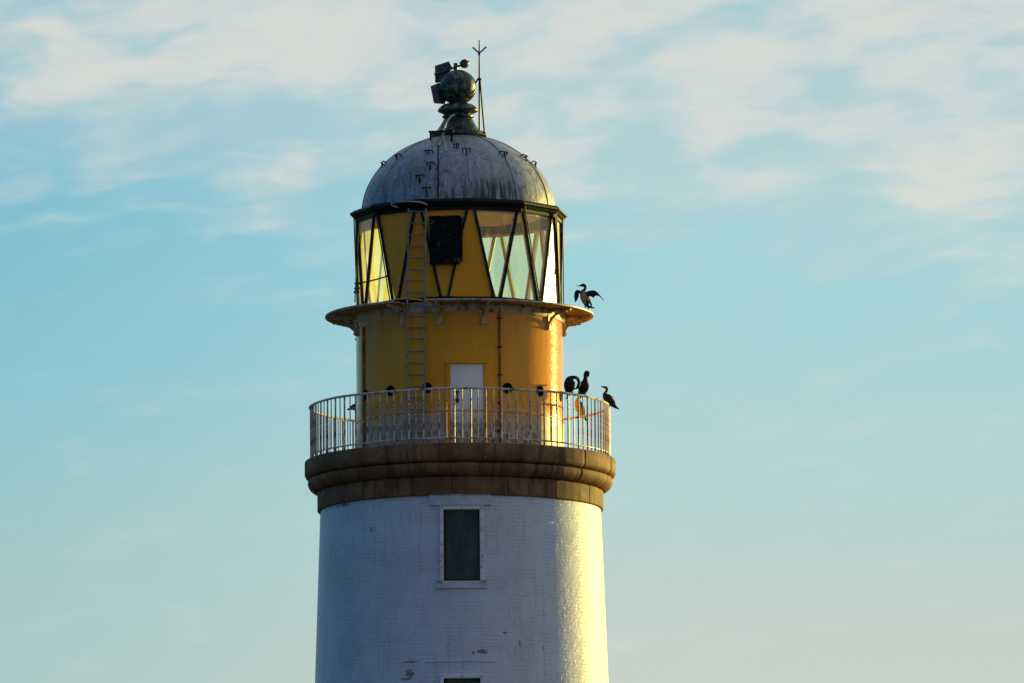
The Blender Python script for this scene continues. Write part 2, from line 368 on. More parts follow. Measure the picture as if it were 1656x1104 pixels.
M['plaster'] = m_simple('white_painted_stone_trim', (.62, .665, .74), (.52, .54, .585), 2.5, .4, (.36, .30, .27), .66, 0, .4, .01)
M['glass'] = m_glass(); M['frost'] = m_glass(.34); M['pane'] = m_pane()
M['box'] = m_simple('flaking_black_box', (.004, .0045, .005), (.008, .0085, .009), 4, .35, (.16, .17, .17), .63, 0, .5, .01, spec=.08)
M['fblack'] = m_simple('black_feathers', (.010, .010, .011), (.030, .025, .021), 16, .62, bump=.8, dist=.012, spec=.2)
M['fpale'] = m_simple('pale_breast_feathers', (.36, .29, .21), (.26, .20, .14), 12, .7)
M['fbrown'] = m_simple('buff_feathers', (.60, .38, .17), (.46, .28, .12), 12, .7)
M['bill'] = m_simple('grey_bill', (.10, .09, .075), (.07, .06, .05), 12, .4)
M['cheek'] = m_simple('pale_cheek', (.45, .30, .16), (.38, .25, .13), 14, .6)

# ------------------------------------------------------------------ ground
m, g = mat('coastal_turf'); p = g.obj()
g.out(g.mix(g.noise(p, .05, 5), (.045, .055, .028), (.085, .08, .05)), .9, 0, g.bump(g.noise(p, .6, 5), .5, .2)); M['turf'] = m
b = MB(); N = 96
rings = [0.01, 20, 120, 500, 2000, 9000, 30000]
b.lathe([(r_, 0.0) for r_ in rings], [i * 360 / N for i in range(N)])
gr = b.build('ground', M['turf']); gr['kind'] = 'structure'; gr['label'] = 'dark coastal turf around the foot of the lighthouse, below the picture'

# ------------------------------------------------------------------ lighthouse
LH = thing('lighthouse', 'tall white brick lighthouse with ochre upper drum, glazed lantern and grey dome', 'lighthouse')
def seg(n, off=0): return [off + i * 360 / n for i in range(n)]

# white tower -------------------------------------------------------
ZT = Z(822); RT = 226.5 * S; ZB = Z(1104); RB = 236.8 * S
def Rw(z): return RT + (RB - RT) * (ZT - z) / (ZT - ZB)
def wpt(px, py, off=0.0):
    r_ = Rw(Z(py + 28)); p = at(px, py, -(r_ + off)); return p
WIN = []
for (x0, x1, y0, y1) in ((717, 776.5, 823, 938), (717.5, 777.5, 1096, 1211)):
    a = wpt(x0, y0); c = wpt(x1, y1); WIN.append((a.x, c.x, c.z, a.z))
xs = [math.degrees(math.asin(x / Rw(52))) for x in (WIN[0][0], WIN[0][1])]
phis = seg(144); phis = sorted([p if p <= 180 else p - 360 for p in phis])
phis = [p for p in phis if min(abs(p - xs[0]), abs(p - xs[1])) > .8] + xs
phis.sort()
zz = [ZT + .25] + frange(ZT, ZT - 6, .5) + frange(ZT - 6, 0, 2.5) + [0.0]
for wn in WIN: zz = [z for z in zz if min(abs(z - wn[2]), abs(z - wn[3])) > .05] + [wn[2], wn[3]]
zz.sort(reverse=True)
def hole(p0, p1, z0, z1):
    pm = (p0 + p1) / 2 if p1 > p0 else 180; zm = (z0 + z1) / 2
    return xs[0] < pm < xs[1] and any(wn[2] < zm < wn[3] for wn in WIN)
b = MB(); b.lathe([(Rw(z), z) for z in zz], phis, skip=hole)
tower = b.build('tower_wall', M['tower'], LH)

def wbox(b, x0, x1, z0, z1, o0, o1, curve=False):
    P = []
    for z in (z0, z1):
        y = lambda x, o: -(math.sqrt(max((Rw(z)) ** 2 - (x * x if curve else 0), .1)) + o)
        P += [Vector((x0, y(x0, o1), z)), Vector((x1, y(x1, o1), z)), Vector((x1, y(x1, o0), z)), Vector((x0, y(x0, o0), z))]
    b.hexa(P)
def wcurve(b, x0, x1, z0, z1, o0, o1, n=10):      # slab that follows the round wall
    vs = []; fs = []
    for i in range(n + 1):
        x = x0 + (x1 - x0) * i / n
        for z, o in ((z0, o0), (z0, o1), (z1, o1), (z1, o0)): vs.append(Vector((x, -(math.sqrt(Rw(z) ** 2 - x * x) + o), z)))
    for i in range(n):
        for j in range(4): fs.append((i * 4 + j, i * 4 + (j + 1) % 4, i * 4 + 4 + (j + 1) % 4, i * 4 + 4 + j))
    b.add(vs, fs + [(0, 3, 2, 1), (n * 4, n * 4 + 1, n * 4 + 2, n * 4 + 3)])
for i, (x0, x1, z0, z1) in enumerate(WIN):
    b = MB(); wbox(b, x0 + .004, x1 - .004, z0 + .004, z1 - .004, -.20, -.16)
    wn = b.build('window', M['pane'], LH, smooth=0)
    b = MB(); t = .10                    # reveal around the glass
    wbox(b, x0 - .05, x0 + .003, z0, z1, -.30, -.004); wbox(b, x1 - .003, x1 + .05, z0, z1, -.30, -.004)
    wbox(b, x0 - .05, x1 + .05, z0 - .05, z0 + .003, -.30, -.006); wbox(b, x0 - .05, x1 + .05, z1 - .003, z1 + .05, -.30, -.006)
    b.build('reveal', M['trim'], wn, smooth=0)
    b = MB(); wbox(b, x0 + .003, x1 - .003, z0 + .005, z0 + .045, -.155, -.06); wbox(b, x0 + .004, x0 + .05, z0 + .05, z1 - .005, -.155, -.09); wbox(b, x1 - .03, x1 - .004, z0 + .05, z1 - .005, -.155, -.09); b.build('sash_shade_strip', M['iron'], wn, smooth=0)  # left strip stands in for the reveal's shadow, lower one for the gap
    b = MB(); fw = .092
    wbox(b, x0 - fw, x0 - .002, z0 - .01, z1 + fw, -.05, .055); wbox(b, x1 + .002, x1 + fw, z0 - .01, z1 + fw, -.05, .055)
    wbox(b, x0 - .002, x1 + .002, z1 + .002, z1 + fw, -.05, .052)
    b.build('frame', M['trim'], wn, smooth=0, bevel=.006)
    b = MB()
    for sx in (x0 - fw / 2, x1 + fw / 2):
        for k in range(7):
            z = z0 + .03 + (z1 + .02 - z0) * k / 6 + random.uniform(-.02, .02); y = -(Rw(z) + .055)
            b.tube([(sx, y + .01, z), (sx, y - .012, z)], random.uniform(.013, .019), 8)
    for k in (1,):
        xm = (x0 + x1) / 2; z = z1 + fw / 2; b.tube([(xm, -(Rw(z) + .045), z), (xm, -(Rw(z) + .064), z)], .015, 8)
    b.build('bolt', M['rust'], wn).__setitem__('kind', 'stuff')
    if i == 0:
        b = MB(); wcurve(b, x0 - .355, x1 + .30, z1 + fw + .02, z1 + fw + .265, -.12, .05)
        wcurve(b, x0 - .355, x1 + .30, z1 + fw + .269, z1 + fw + .32, -.12, .06)
    else:
        b = MB(); wcurve(b, x0 - .48, x1 + .44, z1 + fw + .33, z1 + fw + .352, -.12, .02)
    b.build('lintel', M['plaster'], wn, smooth=0, bevel=.008)
    b = MB(); wcurve(b, x0 - .22, x1 + .20, z0 - .17, z0 - .016, -.15, .012); wcurve(b, x0 - .22, x1 + .20, z0 - .195, z0 - .173, -.15, .045)
    wbox(b, x0 - .18, x0 - .08, z0 - .01, z0 + .06, -.15, .03); wbox(b, x1 + .08, x1 + .18, z0 - .01, z0 + .06, -.15, .03)
    b.build('sill', M['plaster'], wn, smooth=0, bevel=.008)

# stone cornice -----------------------------------------------------
def jointed(off, step=22.5, w=.20, base=240):
    js = [off + step * k for k in range(int(360 / step))]
    ph = set()
    for p in seg(base):
        if all(abs((p - j + 180) % 360 - 180) > 3 * w for j in js): ph.add(round(p, 4))
    for j in js:
        for e in (-2 * w, -w, 0, w, 2 * w): ph.add(round((j + e) % 360, 4))
    def dr(p):
        for j in js:
            if abs((p - j + 180) % 360 - 180) < w * 1.01: return .024 if abs((p - j + 180) % 360 - 180) < w * .5 else .012
        b_ = int(((p - off) % 360) // step); return .006 * math.sin(b_ * 12.9 + off) + .003 * math.sin(p * 1.3) + .002 * math.sin(p * 3.7 + 1)
    return sorted(ph), dr
def P(r_, y): return (r_ * S, Z(y))
ph, dr = jointed(8.0)
b = MB(); b.lathe([P(150, 744.5), P(247.5, 744.5), P(250, 745.3), P(251.2, 747.5), P(251.2, 767), P(250, 770), P(247, 773), P(236, 774)], ph, dr=dr)
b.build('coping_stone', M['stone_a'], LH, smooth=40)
ph, dr = jointed(7.0)
prof = [P(236, 772.5)]
for k in range(11):
    a = k / 10 * math.pi * .62 - .25
    prof.append((S * (229 + 17.3 * math.cos(a)), Z(780) - 15.5 * S * math.sin(max(a, -0.25))))
prof.append(P(229.5, 798.5)); prof.append(P(225, 798.6))
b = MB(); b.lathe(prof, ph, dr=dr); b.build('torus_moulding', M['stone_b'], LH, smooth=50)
ph, dr = jointed(19.25)
b = MB(); b.lathe([P(226, 796), P(229.6, 796.1), P(231, 797.5), P(231, 824.5), P(229.5, 826), P(220, 826.2)], ph, dr=dr)
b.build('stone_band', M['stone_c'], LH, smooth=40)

# ochre drum ----------------------------------------------------------
RD = 167.3 * S
ZG = Z(510.5)                # top of the upper gallery plate
zd = [ZG + .02] + frange(ZG - .1, ZDECK, .4) + [ZDECK - .02]
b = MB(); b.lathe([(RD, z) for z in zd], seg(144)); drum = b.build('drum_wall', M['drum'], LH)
b = MB(); zr = Z(683); b.lathe([(RD - .02, zr + .03), (RD + .018, zr + .022), (RD + .022, zr), (RD + .018, zr - .022), (RD - .02, zr - .03)], seg(120)); b.build('drum_ridge', M['drum'], LH)
# curved slab on a cylinder
def cslab(b, p0, p1, z0, z1, r0, r1, n=8):
    vs = []; fs = []
    for i in range(n + 1):
        p = p0 + (p1 - p0) * i / n
        vs += [pol(r0, p, z0), pol(r1, p, z0), pol(r1, p, z1), pol(r0, p, z1)]
    for i in range(n):
        a = i * 4
        for j in range(4): fs.append((a + j, a + (j + 1) % 4, a + 4 + (j + 1) % 4, a + 4 + j))
    fs += [(0, 3, 2, 1), (n * 4, n * 4 + 1, n * 4 + 2, n * 4 + 3)]
    b.add(vs, fs)
tl = on_cyl(728, 588, RD); tr_ = on_cyl(781.5, 588, RD)
pd0, pd1, zdt = phi_of(tl), phi_of(tr_), tl.z
b = MB(); cslab(b, pd0, pd1, ZDECK + .03, zdt, RD - .05, RD + .012); door = b.build('door', M['door'], LH, bevel=.004)
b = MB(); hp = pd0 + 1.9
for hy in (633, 647):
    hz = on_cyl(739, hy, RD).z; b.tube([pol(RD + .012, hp + 2.0, hz), pol(RD + .045, hp + 2.0, hz)], .052 if hy > 640 else .045, 12)
b.bar(pol(RD + .05, hp + 2.0, on_cyl(739, 632, RD).z), pol(RD + .05, hp + 2.0, on_cyl(739, 648, RD).z), .035, .03, pol(1, hp + 2, 0))
b.build('handle', M['rust'], door, bevel=.004)
b = MB(); cslab(b, pd0 - 2.0, pd0 - .12, ZDECK + .01, zdt + .012, RD - .03, RD + .05, 3); cslab(b, pd1 + .12, pd1 + 2.0, ZDECK + .01, zdt + .012, RD - .03, RD + .05, 3)
cslab(b, pd0 - 2.5, pd1 + 2.5, zdt + .016, zdt + .075, RD - .03, RD + .085, 10)
b.build('door_frame', M['ochre'], LH, bevel=.005)
# round vents
vz = Z(645.5)
for vp in (-64.5, -41.5, -18.2, 27.2, 50.2, 77.5):
    c = Vector((0, 0, 0)); n_ = pol(1, vp, 0); t_ = Vector((math.cos(R(vp)), math.sin(R(vp)), 0))
    b = MB(); rr = .130; vs = []; fs = []
    K = 20
    for (r_, o) in ((rr + .012, -.03), (rr + .012, .030), (rr - .006, .032), (rr - .014, .018), (.0, .018)):
        for k in range(K):
            a = 2 * math.pi * k / K; vs.append(n_ * (RD + o - (r_ * math.cos(a)) ** 2 / (2 * RD)) + t_ * r_ * math.cos(a) + Vector((0, 0, vz + r_ * math.sin(a))))
    for q_ in range(4):
        for k in range(K): fs.append((q_ * K + k, q_ * K + (k + 1) % K, (q_ + 1) * K + (k + 1) % K, (q_ + 1) * K + k))
    b.add(vs, fs); b.mi = [0] * (2 * K) + [1] * (2 * K)
    b.build('vent', [M['rust'], M['hole']], LH)
# drain pipes
for px, ytop, ybot in ((587.5, 528, 738), (808.5, 497, 690)):
    pp = phi_of(on_cyl(px, 560, RD + .03)); z1 = Z(ytop + (8 if px < 700 else 20)); z0 = ZDECK + .01
    b = MB(); b.tube([pol(RD + .036, pp, z1), pol(RD + .036, pp, z0)], .026 if px > 700 else .034, 10)
    pipe = b.build('drain_pipe', M['pipe'], LH)
    for k in range(5):
        b = MB(); z = z1 - .3 - k * .72; b.tube([pol(RD + .036, pp, z + .025), pol(RD + .036, pp, z - .025)], .044, 10)
        b.bar(pol(RD - .01, pp, z), pol(RD + .036, pp, z), .13, .03, Vector((0, 0, 1)))
        b.build('pipe_clip', M['rust' if px > 700 else 'ochre'], pipe)

# upper gallery ---------------------------------------------------------
RG = 217.3 * S
NA, NB = -29.0, -14.6     # notch for the ladder
PLT = .05
ph = frange(NB, NA + 360, 2.0) + [NA + 360]
b = MB(); b.lathe([(RD - .12, ZG), (RG - .02, ZG), (RG, ZG - .012), (RG, ZG - PLT), (RG - .05, ZG - PLT - .012), (RG - .06, ZG - PLT + .012), (RD - .12, ZG - PLT + .012)], ph, closed_phi=False, closed_prof=True, mats=[1, 1, 1, 1, 0, 0, 0])
o = len(b.v) - len(ph) * 7
b.f += [tuple(o + j for j in range(7)), tuple(o + (len(ph) - 1) * 7 + j for j in range(7))]; b.mi += [0, 0]
gal = b.build('lantern_gallery', [M['soffit'], M['edge']], LH, smooth=30)
b = MB(); zc = ZG - PLT + .008
b.lathe([(RD - .05, zc), (RD + .085, zc), (RD + .085, zc - .05), (RD + .05, zc - .09), (RD + .035, zc - .19), (RD + .02, zc - .215), (RD - .05, zc - .215)], seg(120))
b.build('collar', M['cream'], gal, smooth=30)
def bracket(b):
    zt = ZG - PLT + .005; zf = zt - .52
    n_ = Vector((0, -1, 0)); 
    b.bar(pol(RD + .02, 0, zt - .035), pol(RG - .09, 0, zt - .035), .055, .07, Vector((0, 0, 1)))       # arm under the plate
    b.bar(pol(RD + .02, 0, zt - .1), pol(RD + .02, 0, zf), .075, .06, n_)                                  # wall leg
    pts = []
    for k in range(9):                                                                                     # curved brace
        t = k / 8; a = t * math.pi / 2
        pts.append(pol(RD + .05 + (RG - RD - .27) * (1 - math.cos(a)), 0, zf + .06 + (zt - .07 - zf - .06) * math.sin(a)))
    for a_, c_ in zip(pts[:-1], pts[1:]): b.bar(a_ + (a_ - c_) * .08, c_ + (c_ - a_) * .08, .05, .055, Vector((0, 0, 1)) if abs((c_ - a_).normalized().z) < .7 else n_)
    b.bar(pol(RD - .01, 0, zf + .04), pol(RD + .10, 0, zf + .04), .13, .055, Vector((0, 0, 1)))              # foot
    b.bar(pol(RD - .01, 0, zf - .005), pol(RD + .07, 0, zf - .005), .09, .035, Vector((0, 0, 1)))
    b.bar(pol(RD - .01, 0, zt - .08), pol(RD + .18, 0, zt - .08), .12, .06, Vector((0, 0, 1)))
b = MB(); bracket(b)
BA = [-33.2, -10.4, 12.9, 58.0, 88.0, -80.0, 112, 136, 160, -176, -152, -128, -104]
br0 = b.build('bracket', M['cream'], gal, bevel=.005); br0.rotation_euler.z = R(BA[0])
for a in BA[1:]: dup(br0, gal, a)

# lantern ---------------------------------------------------------------
RL = 165.2 * S; ZL0 = Z(507.5); ZL1 = Z(355.5); A0 = 6.7
T = [pol(RL, A0 + 30 * k, ZL1) for k in range(12)]
B = [pol(RL - .01, A0 - 15 + 30 * k, ZL0) for k in range(12)]      # B[k] lies between T[k-1] and T[k]
def inward(p, d): v = Vector((p.x, p.y, 0)).normalized(); return p - v * d
BLANK_UP = {0 - 1}          # apex-up triangles (T[k], B[k], B[k+1]); apex-down (B[k], T[k-1], T[k])
b = MB()
def facet(b, tri, thick):
    n_ = (tri[1] - tri[0]).cross(tri[2] - tri[0]).normalized()
    c = sum(tri, Vector()) / 3
    if n_.dot(Vector((c.x, c.y, 0))) < 0: n_ = -n_
    i_ = [p - n_ * thick for p in tri]
    b.add(list(tri) + i_, [(0, 1, 2), (5, 4, 3), (0, 3, 4, 1), (1, 4, 5, 2), (2, 5, 3, 0)])
# blank ochre sheets: from edge (T-53,B-38) to edge (T6.7,B21.7): 4 facets
blank = [(T[10], B[11], T[11]), (B[11], T[11], B[0]), (T[11], B[0], T[0]), (B[0], T[0], B[1])]
for tri in blank: facet(b, tri, .012)
pan = b.build('blank_panel', M['ochre'], LH, smooth=0)
for k in range(12):
    up = (T[k], B[k], B[(k + 1) % 12]); dn = (B[k], T[k - 1], T[k])
    for tri in (up, dn):
        if any(set(map(tuple, tri)) == set(map(tuple, q_)) for q_ in blank): continue
        c_ = sum(tri, Vector()); b = MB(); b.add(tri, [(0, 1, 2)]); b.build('pane', M['frost' if -112 < phi_of(c_) < -38 else 'glass'], LH, smooth=0)
def gbar(a, c):
    mid = (a + c) / 2; out = Vector((mid.x, mid.y, 0)).normalized()
    b = MB(); b.bar(a + out * .022, c + out * .022, .058, .05, out); b.cur = 1; b.bar(a - out * .045, c - out * .045, .085, .08, out)
    return b.build('glazing_bar', [M['iron'], M['cream']], LH, smooth=0, bevel=.006)
for k in range(12):
    for (t_, bo) in ((k, k), (k, (k + 1) % 12)):
        s_ = -1 if bo == k else 1
        tt = T[t_] + Vector((math.cos(R(A0 + 30 * k)), math.sin(R(A0 + 30 * k)), 0)) * s_ * .075
        ab = A0 - 15 + 30 * bo; bb = B[bo] + Vector((math.cos(R(ab)), math.sin(R(ab)), 0)) * -s_ * .075
        gbar(tt, bb)
# eave and head ring: twelve-sided
ph12 = seg(12, A0)
b = MB(); b.lathe([(150 * S, Z(342)), (172 * S, Z(343.6)), (172.6 * S, Z(345.2)), (175.5 * S, Z(345.8)), (177 * S, Z(347.5)), (177 * S, Z(350)), (174 * S, Z(352)), (172 * S, Z(355)), (169 * S, Z(356.5)), (169 * S, Z(361.5)), (158 * S, Z(361.5)), (150 * S, Z(352))], ph12, closed_prof=True)
b.build('eave', M['iron'], LH, smooth=0)
b = MB(); b.lathe([(169.5 * S, Z(501)), (169.5 * S, Z(510.4)), (157 * S, Z(510.4)), (157 * S, Z(501))], seg(12, A0 - 15), closed_prof=True); b.build('lantern_sill', M['iron'], LH, smooth=0)
b = MB(); b.lathe([(0.01, Z(322)), (60 * S, Z(326)), (120 * S, Z(338)), (156.5 * S, Z(352)), (156.5 * S, Z(365)), (160 * S, Z(365)), (160 * S, Z(362))], seg(48, 0)); b.build('lantern_ceiling', M['ceil'], LH, smooth=30)
b = MB(); b.lathe([(0.01, Z(508)), (160 * S, Z(508))], seg(48)); b.build('lantern_floor', M['cream'], LH)
# slim outside stays between eave and gallery, with one grab rail at the left
RS = 171.5 * S
def stay(p, q_, r_=.016):
    a = on_cyl(*p, RS); c = on_cyl(*q_, RS - .02); b = MB(); b.tube([a, c], r_, 6); return b.build('stay_rod', M['iron'], LH)
for p, q_ in (((608.5, 349), (630.5, 487)), ((572.5, 354), (577.5, 491)), ((849, 334), (873, 486)), ((899.5, 341), (905.5, 492)), ((911, 352), (906.5, 492)), ((910, 352), (912, 495)), ((574, 490), (580, 356))): stay(p, q_)
b = MB(); b.tube([on_cyl(578, 459, RS), on_cyl(594, 456, RS), on_cyl(610, 452, RS), on_cyl(627, 447, RS)], .02, 8)
gb = b.build('grab_rail', M['iron'], LH)
for (x, y) in ((577.5, 459), (577, 467), (576, 473)): b = MB(); b.tube([on_cyl(x - 2.5, y, RS + .02), on_cyl(x + 3, y - .5, RS + .02)], .035, 8); b.build('rail_clamp', M['iron'], gb)
b = MB()
b.tube([on_cyl(626, 447, RS - .05), on_cyl(627.5, 447, RS + .03)], .035, 8)
b.build('rail_clamp', M['iron'], gb)

# dome -------------------------------------------------------------------
ZD0 = Z(350); RDm = 157.5 * S; HDm = 130.5 * S * 1.0078
prof = [(RDm * math.cos(a), ZD0 + HDm * math.sin(a)) for a in [R(x) for x in range(0, 88, 3)]] + [(.01, ZD0 + HDm)]
b = MB(); b.lathe(prof, seg(96)); dome = b.build('dome', M['lead'], LH, smooth=60)
def on_dome(px, py):
    r_ = ray(px, py); k = RDm / HDm
    o = Vector((CAM.x, CAM.y, (CAM.z - ZD0) * k)); d_ = Vector((r_.x, r_.y, r_.z * k))
    A_ = d_.dot(d_); B_ = o.dot(d_); C_ = o.dot(o) - RDm ** 2; D_ = B_ * B_ - A_ * C_
    t = (-B_ - math.sqrt(max(D_, 0))) / A_; p = CAM + r_ * t
    n_ = Vector((p.x, p.y, (p.z - ZD0) * k * k)).normalized(); return p, n_
b = MB(); pts = [pol(RDm * math.cos(R(a)) + .004, 0, ZD0 + HDm * math.sin(R(a)) + .004) for a in range(4, 78, 3)]; b.tube(pts, .016, 6)
s0 = b.build('seam', M['lead'], dome); s0.rotation_euler.z = R(A0)
for k in range(1, 12): dup(s0, dome, A0 + 30 * k)
# step irons
def step_iron(px, py, tilt=0.0, stem=10, wd=14):
    p, n_ = on_dome(px, py); side = Vector((0, 0, 1)).cross(n_).normalized(); up = n_.cross(side).normalized()
    side, up = (side * math.cos(tilt) + up * math.sin(tilt)), (up * math.cos(tilt) - side * math.sin(tilt))
    b = MB(); w_ = wd * S / 2; off = n_ * .085
    b.bar(p - side * w_ + off, p + side * w_ + off, .026, .026, n_)
    for sg in (-1, 1): b.bar(p + side * w_ * sg * .92 + off, p + side * w_ * sg * .92 - n_ * .03 + up * .02, .026, .026, up)
    b.bar(p + off, p - up * stem * S - n_ * .01, .030, .030, n_)
    b.build('step_iron', M['iron'], dome, smooth=0, bevel=.004)
for a in ((694.5, 248, -.05, 6, 14), (697, 267, 0, 11), (680, 286.5, .05, 12), (690.5, 305.5, .05, 14), (754, 245.5, 0, 12), (813, 250, -.1, 12, 15), (846, 255.5, -.2, 10, 15), (862, 266, -.2, 9, 13), (645, 254.5, .15, 9, 13), (622, 266, .2, 10, 12), (738, 238, .3, 6, 8)): step_iron(*a)
# conductor strip down the dome face
b = MB(); pts = []
for y in range(236, 326, 6):
    p, n_ = on_dome(708.5 + (.6 if (y // 6) % 3 else -.4), y); pts.append(p + n_ * .012)
b.tube(pts, .018, 6); b.build('conductor_strip', M['iron'], dome)
# small step frame near the crown
pa, na = on_dome(696, 227); pb, nb_ = on_dome(730, 229)
ta, tb = at(696, 213.5, pa.y - .05), at(731, 213, pb.y - .05)
b = MB(); b.bar(ta - (tb - ta).normalized() * .05, tb + (tb - ta).normalized() * .05, .04, .05, Vector((0, 0, 1)))
b.bar(ta, pa - na * .03, .045, .045, Vector((0, 1, 0))); b.bar(tb, pb - nb_ * .03, .05, .05, Vector((0, 1, 0)))
bk = Vector((0, .55, .02)); b.bar(ta, ta + bk, .035, .035, Vector((0, 0, 1))); b.bar(tb, tb + bk, .035, .035, Vector((0, 0, 1))); b.bar(ta + bk, tb + bk, .035, .035, Vector((0, 0, 1)))
b.build('crown_step', M['iron'], dome, smooth=0, bevel=.004)

# finial
cx = 0.0
fp = [P(46, 221), P(44.5, 217.5), P(43, 216), P(38, 214.5), P(33.5, 210.5), P(29, 204), P(25.5, 198), P(23, 193), P(22.6, 191.5), P(25.6, 190.6), P(25.6, 188.6), P(22.8, 187.6), P(23.5, 185.5), P(28, 183), P(32.6, 180.8), P(33, 179.3), P(31.2, 176), P(27, 172), P(22.5, 169.5), P(17, 168.6)]
b = MB(); b.lathe(fp, seg(64)); fin_ = b.build('finial', M['verd'], LH, smooth=32)
b = MB(); cb = Z(141.8); b.lathe([(max(.01, 30.2 * S * math.cos(R(a))), cb + 28.6 * S * math.sin(R(a))) for a in range(-90, 91, 6)], seg(64)); b.build('ball', M['verd'], fin_, smooth=60)
b = MB()
for k in range(36): 
    a = k * 10; b.tube([pol(44 * S, a, Z(217.5)), pol(44 * S, a, Z(215))], .02, 6)
b.build('bolt_ring', M['rust'], fin_).__setitem__('kind', 'stuff')

# ------------------------------------------------------------------ weather vane
VB = at(740.5, 113.5); VN = thing('weather_vane', 'dark weather vane with square tail plates and round counterweight on top of the ball finial', 'weather vane', VB)
b = MB(); b.tube([at(737, 118), at(737.2, 103)], .055, 10); b.tube([at(737.2, 107), at(737.2, 102.6)], .045, 10); b.build('spindle', M['vane'], VN, VB)
b = MB(); b.tube([at(702.5, 121, .12), at(720, 115.5, .06), at(737, 108.6, 0), at(746, 106.3, -.02)], .028, 8); b.build('arm', M['vane'], VN, VB)
b = MB(); pts = [(744.2, 106.5, .8), (745, 106, 4.6), (747.5, 105, 6.4), (751, 103.6, 7.6), (754.5, 102.4, 7.0), (757, 101.6, 3.4), (759, 101, 1.5), (759.6, 100.8, .4)]
b.tube([at(x, y, -.02) for x, y, r_ in pts], [r_ * S for x, y, r_ in pts], 14); b.build('counterweight', M['verd'], VN, VB, smooth=50)
def plate(b, poly, d0, d1, th):    # poly px corners, depth varies left to right
    xs_ = [p[0] for p in poly]; lo, hi = min(xs_), max(xs_)
    f = [at(x, y, d0 + (d1 - d0) * (x - lo) / (hi - lo)) for x, y in poly]; bk = [p + Vector((0.01, th, 0)) for p in f]; n = len(f)
    b.add(f + bk, [tuple(range(n)), tuple(range(2 * n - 1, n - 1, -1))] + [(i, (i + 1) % n, n + (i + 1) % n, n + i) for i in range(n)])
b = MB(); plate(b, [(703.2, 107), (725.5, 99.6), (731.5, 111), (724, 119), (712, 134), (703.5, 134)], .22, .04, .03); b.build('tail_plate', M['vane'], VN, VB, smooth=0, bevel=.004)
b = MB(); plate(b, [(696, 139.8), (709.5, 134.6), (722, 136), (720, 169), (701.5, 167.4)], -.05, .06, .03); b.build('tail_plate', M['vane'], VN, VB, smooth=0, bevel=.004)
b = MB(); b.tube([at(707, 122, .16), at(708, 140, .24), at(712, 152, .4)], .022, 6); b.tube([at(703, 121, .16), at(728, 112.6, .02)], .035, 8); b.build('tail_strut', M['vane'], VN, VB)

# ------------------------------------------------------------------ lightning rod
LB = at(774.5, 214, .05); LR = thing('lightning_rod', 'thin forked lightning rod standing beside the ball finial on the dome', 'lightning rod', LB)
b = MB(); b.tube([at(775.2, 216, .05), at(775.2, 128, .02), at(775.1, 65.5, 0)], [.024, .024, .017], 8); b.build('rod', M['iron'], LR, LB)
b = MB(); b.tube([at(764.4, 77, 0), at(775.1, 86.6, 0)], .02, 6); b.tube([at(786.6, 76.2, 0), at(775.1, 86.6, 0)], .02, 6); b.tube([at(775.1, 85, 0), at(775.1, 90, 0)], .034, 8); b.build('prong', M['iron'], LR, LB)
b = MB(); b.tube([at(776.2, 129, .02), at(779, 165, -.1), at(783.4, 217, -.28)], .02, 6); b.build('stay', M['iron'], LR, LB)
b = MB(); b.bar(at(772.4, 128.2, .02), at(778.4, 128.4, .02), .05, .05, Vector((0, 0, 1))); b.tube([at(773, 128.4, .02), at(770.4, 132, .0), at(767, 139, 0)], .022, 6); b.build('bracket', M['iron'], LR, LB)

# ------------------------------------------------------------------ loose cable at the dome crown
b = MB(); ctr = [(735, 186, 0), (730, 188.3, .05), (725, 193.5, .12), (721, 201, .22), (718, 210, .30), (716, 219, .06), (713.5, 226, .05), (710.5, 236, .04)]
def front_y(x, y):
    if y < 223: return max(-.46 - (y - 186) / 26 * .75, -1.2)
    p, n_ = on_dome(x, y); return p.y - .06
pts = [at(x, y, front_y(x, y)) for x, y, e in ctr]
b.tube(pts, .026, 8)
pts2 = [at(x, y, front_y(x, y) - .02) for x, y in ((716, 221), (718, 228), (720, 235), (721.5, 245))]
b.tube(pts2, .022, 6)
cb_ = b.build('cable', M['cable']); cb_['label'] = 'pale loose cable hanging from the finial neck onto the dome'; cb_['category'] = 'cable'

# ------------------------------------------------------------------ black box on the lantern
ZX1, ZX0 = Z(374.5), Z(447.5)
BX = thing('equipment_box', 'flaking black rectangular box fixed to the ochre lantern panel beside the ladder', 'box', pol(170 * S, -7, ZX0))
org = BX.location.copy()
b = MB(); cslab(b, -15.8, 0.6, ZX0, ZX1, 158 * S, 173.5 * S, 8); b.build('casing', M['box'], BX, org, bevel=.02)
b = MB(); b.tube([pol(172.5 * S, 1.1, ZX0 + .02), pol(172.5 * S, 1.1, ZX1 - .02)], .045, 10); b.build('hinge_tube', M['box'], BX, org)
b = MB(); cslab(b, -16.3, .9, ZX1 - .006, ZX1 + .035, 158 * S, 175.5 * S, 8); b.build('rim', M['box'], BX, org, bevel=.008); b = MB(); cslab(b, -16.2, .8, ZX0 - .03, ZX0 + .006, 158 * S, 174.8 * S, 8); b.build('rim', M['box'], BX, org, bevel=.008)

